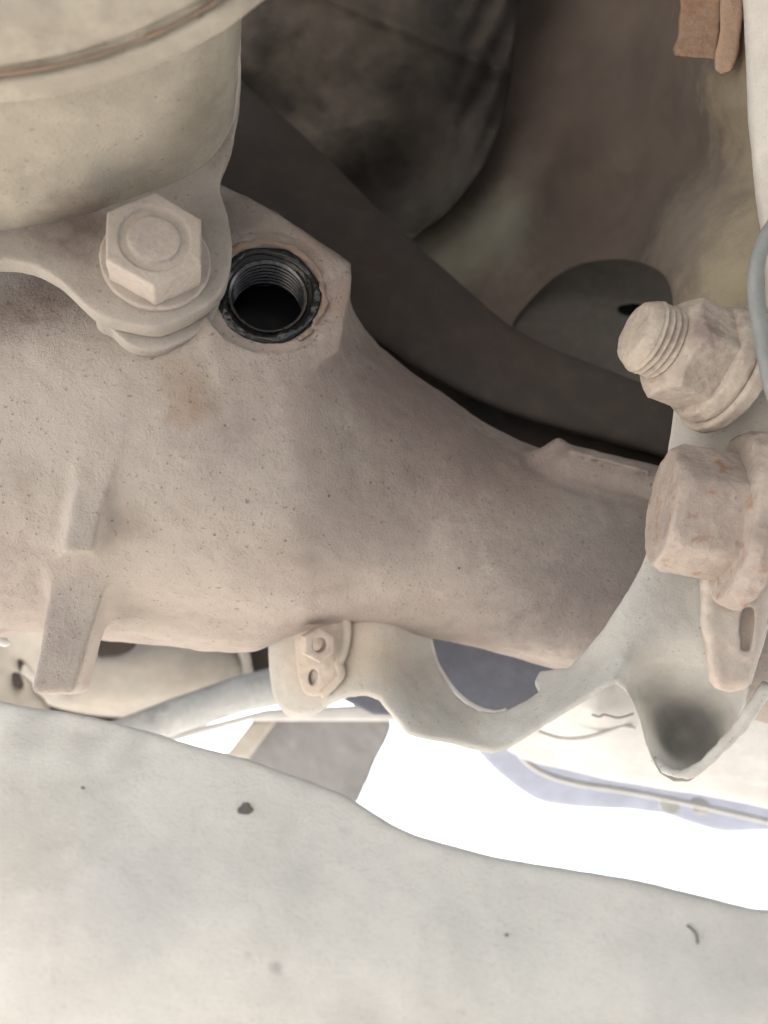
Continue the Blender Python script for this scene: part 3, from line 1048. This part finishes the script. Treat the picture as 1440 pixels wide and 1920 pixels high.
e1 = ell(230, 1265, 2560, 245, 105, 220)
e2 = ell(205, 1190, 2340, 60, 45, 60)
obj('drum_body', warped(lambda X, Y, Z: smax(smax(e1(X, Y, Z), -e2(X, Y, Z), 8), Y - 1350, 10), -40, 500, 1120, 1400, 2300, 2800, 9, amps=[(3, 60)]), M['pale'], drum)
obj('drum_gap_dark', sheet(smooth([(170, 1180), (264, 1185), (258, 1205), (246, 1220), (226, 1229), (204, 1231), (180, 1228)], 3), lambda X, Y: 2290 + 0 * X, 40, 4, rnd=14), M['bar'], drum)  # dark sheet added in place of the drum's shaded opening
arc = smooth([(60, 1140), (250, 1120), (380, 1150), (440, 1195), (462, 1250), (440, 1300), (360, 1345)], 5, False)
obj('drum_rim', tube(pv(arc[:, 0], arc[:, 1], 2480 + 0 * arc[:, 0]), 16), M['pale'], drum)
dk = obj('shadowed_crossmember', sheet([(300, 1100), (560, 1100), (560, 1300), (440, 1300), (300, 1200)], lambda X, Y: 2650 + 0 * X, 60, 9), M['floor'])
tag(dk, 'dark crossmember piece in the gap right of the beige drum', 'crossmember')

# left clutter
lc = thing('brake_caliper', 'pale dusty casting with dark gaps at the left edge under the housing', 'caliper', 40, 1250, 2200)
obj('caliper_body', sheet(smooth([(-80, 1150), (90, 1150), (110, 1200), (92, 1250), (60, 1285), (90, 1320), (80, 1370), (-80, 1370)], 3), rbf([(0, 1200, 2200), (80, 1200, 2230), (40, 1300, 2260), (-50, 1300, 2150)]), 90, 5,
                          holes=[smooth([(22, 1262), (36, 1262), (44, 1284), (36, 1292), (24, 1284)], 3), smooth([(32, 1236), (44, 1240), (72, 1275), (66, 1282), (40, 1262)], 3)], rnd=24, amps=[(2, 30)]), M['pale'], lc)
lcb = obj('small_screw', tube(pv(np.array([-40., -10., 10., 18.]), np.array([1196., 1200., 1205., 1207.]), np.array([1700.] * 4)), [9, 9, 9, 4]), M['white'])
tag(lcb, 'bright screw tip poking in at the left edge under the housing', 'screw')
bk = obj('backing_plate', sheet([(-120, 1120), (260, 1120), (260, 1400), (-120, 1400)], lambda X, Y: 2450 + 0 * X, 60, 9), M['bar'])
tag(bk, 'dark plate behind the pale casting at the left edge', 'plate')

# diagonal rod
rod = thing('track_rod', 'pale bluish rod slanting up to the bracket tongue', 'rod', 400, 1330, 2300)
rp_ = np.array([(60, 1440), (200, 1392), (330, 1342), (450, 1302), (540, 1282), (640, 1270)], float)
obj('rod_tube', tube(pv(rp_[:, 0], rp_[:, 1], np.linspace(2230, 2330, 6)), [50, 50, 50, 52, 56, 56], 32), M['rod'], rod)
obj('rod_shelf', sheet([(290, 1384), (500, 1330), (760, 1318), (760, 1352), (520, 1352), (470, 1352), (330, 1390), (290, 1396)], lambda X, Y: 2420 + 0 * X, 40, 4, rnd=12), M['white'], rod)
st = obj('brace_strut', sheet([(474, 1350), (520, 1350), (466, 1424), (420, 1420)], lambda X, Y: 2500 + .2 * (X - 470), 50, 3, rnd=12), M['pale'])
tag(st, 'short pale brace strut between two bright gaps under the rod', 'strut')
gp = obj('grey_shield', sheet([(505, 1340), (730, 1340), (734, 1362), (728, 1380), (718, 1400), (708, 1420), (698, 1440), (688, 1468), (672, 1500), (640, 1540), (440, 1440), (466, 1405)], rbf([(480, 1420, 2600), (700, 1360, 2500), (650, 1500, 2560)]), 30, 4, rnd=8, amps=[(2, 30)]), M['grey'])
tag(gp, 'shaded grey heat shield below the bracket tongue', 'shield')
# grey panel seen through the saddle hole
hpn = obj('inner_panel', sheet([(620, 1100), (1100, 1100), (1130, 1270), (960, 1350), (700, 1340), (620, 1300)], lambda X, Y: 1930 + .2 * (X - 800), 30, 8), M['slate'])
tag(hpn, 'bluish grey panel seen through the oval hole of the bracket', 'panel')

# right lower: pale tank with creases, and the rail under it
tk = thing('fuel_tank', 'white pale tank bulging below the bracket at lower right', 'tank', 1200, 1400, 2100)
obj('tank_shell', sheet(smooth([(1060, 1300), (1000, 1345), (950, 1395), (960, 1412), (1010, 1432), (1080, 1448), (1160, 1466), (1260, 1482), (1360, 1500), (1460, 1522), (1620, 1560), (1620, 1100), (1200, 1100), (1130, 1230)], 3),
                        rbf([(1120, 1340, 1930), (1090, 1400, 2080), (950, 1380, 2150), (1050, 1430, 2200), (1200, 1460, 2180), (1440, 1500, 2100), (1000, 1280, 2030), (1200, 1300, 1960), (1440, 1300, 1900), (1300, 1420, 2050), (1550, 1400, 1950), (1440, 1180, 1920)]), 40, 5, rnd=20, amps=[(2, 60)]), M['white'], tk)
cp = smooth([(1010, 1372), (1050, 1384), (1090, 1384), (1130, 1374), (1165, 1362), (1190, 1366)], 4, False)
obj('tank_seam', tube(pv(cp[:, 0], cp[:, 1], 1962 + 0 * cp[:, 0]), 5), M['white'], tk)
c2 = smooth([(1110, 1340), (1124, 1344), (1134, 1340), (1160, 1346), (1188, 1338)], 4, False)
obj('tank_clip', tube(pv(c2[:, 0], c2[:, 1], 1898 + 0 * c2[:, 0]), 2.5), M['grey'], tk)
rl = thing('sill_rail', 'bluish shaded sill rail sweeping to the right below the white tank', 'sill', 1200, 1500, 2500)
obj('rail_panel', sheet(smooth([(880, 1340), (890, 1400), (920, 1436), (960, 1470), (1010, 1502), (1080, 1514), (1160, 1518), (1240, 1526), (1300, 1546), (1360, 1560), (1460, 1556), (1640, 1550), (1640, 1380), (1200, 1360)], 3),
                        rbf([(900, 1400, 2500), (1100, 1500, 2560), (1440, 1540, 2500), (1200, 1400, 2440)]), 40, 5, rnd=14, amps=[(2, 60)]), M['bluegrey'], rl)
lp = smooth([(965, 1400), (985, 1426), (1020, 1450), (1080, 1468), (1180, 1484), (1300, 1508), (1440, 1540), (1600, 1580)], 5, False)
obj('rail_lip', tube(pv(lp[:, 0], lp[:, 1], 2360 + 0 * lp[:, 0]), 9), M['white'], rl)

for x_ in (1238, 1296):
    obj('sill_clip', sheet(smooth([(x_, 1496), (x_ + 34, 1503), (x_ + 32, 1528), (x_ + 2, 1522)], 2), lambda X, Y: 2400 + 0 * X, 24, 3, rnd=6), M['rod'], rl)

# ------------------------------------------------------------------ big pan in the foreground
ped = smooth([(-220, 1275), (-100, 1292), (0, 1315), (100, 1330), (200, 1350), (300, 1378), (400, 1405), (470, 1424), (540, 1450), (600, 1473), (660, 1498), (700, 1522), (750, 1552), (800, 1574), (900, 1601), (1000, 1620), (1100, 1636), (1200, 1654), (1300, 1678), (1400, 1700), (1500, 1712), (1660, 1730)], 3, False)
pdp = rbf([(0, 1320, 1260), (300, 1380, 1250), (660, 1500, 1220), (1000, 1620, 1180), (1440, 1710, 1150), (0, 1600, 1130), (400, 1650, 1120), (800, 1750, 1100), (1200, 1800, 1100), (1440, 1900, 1080), (0, 1900, 1070), (700, 1950, 1060), (0, 2200, 1110), (1440, 2200, 1110), (-200, 1300, 1260), (1640, 1740, 1150)])
pn = obj('foreground_pan', sheet(ped.tolist() + [(1660, 2350), (-220, 2350)], pdp, 36, 7, rnd=14, amps=[(.8, 22), (2.5, 90)]), M['pan'])
tag(pn, 'large smooth dusty grey pan filling the bottom foreground', 'pan')
chips = [(461, 1517, 14), (155, 1477, 4), (950, 1753, 4)]
for i, (x, y, r) in enumerate(chips):
    q = noise(np.stack([np.arange(10.) * 3, np.full(10, i * 7.3), np.zeros(10)], -1), 5) * .35 + 1
    a = np.arange(10) * 2 * math.pi / 10
    pz = float(pdp(x, y)) - 19
    c = sheet(np.stack([x + r * q * np.cos(a), y + r * q * np.sin(a) * .7], 1), lambda X, Y: pdp(X, Y) - 20, 7, 1.5, rnd=2)
    obj('mud_fleck', c, M['fleck'], pn)
hx_ = smooth([(1288, 1735), (1298, 1742), (1306, 1754), (1308, 1770)], 4, False)
obj('hair_fibre', tube(pv(hx_[:, 0], hx_[:, 1], pdp(hx_[:, 0], hx_[:, 1]) - 20), 1.6, 8), M['fleck'], pn)
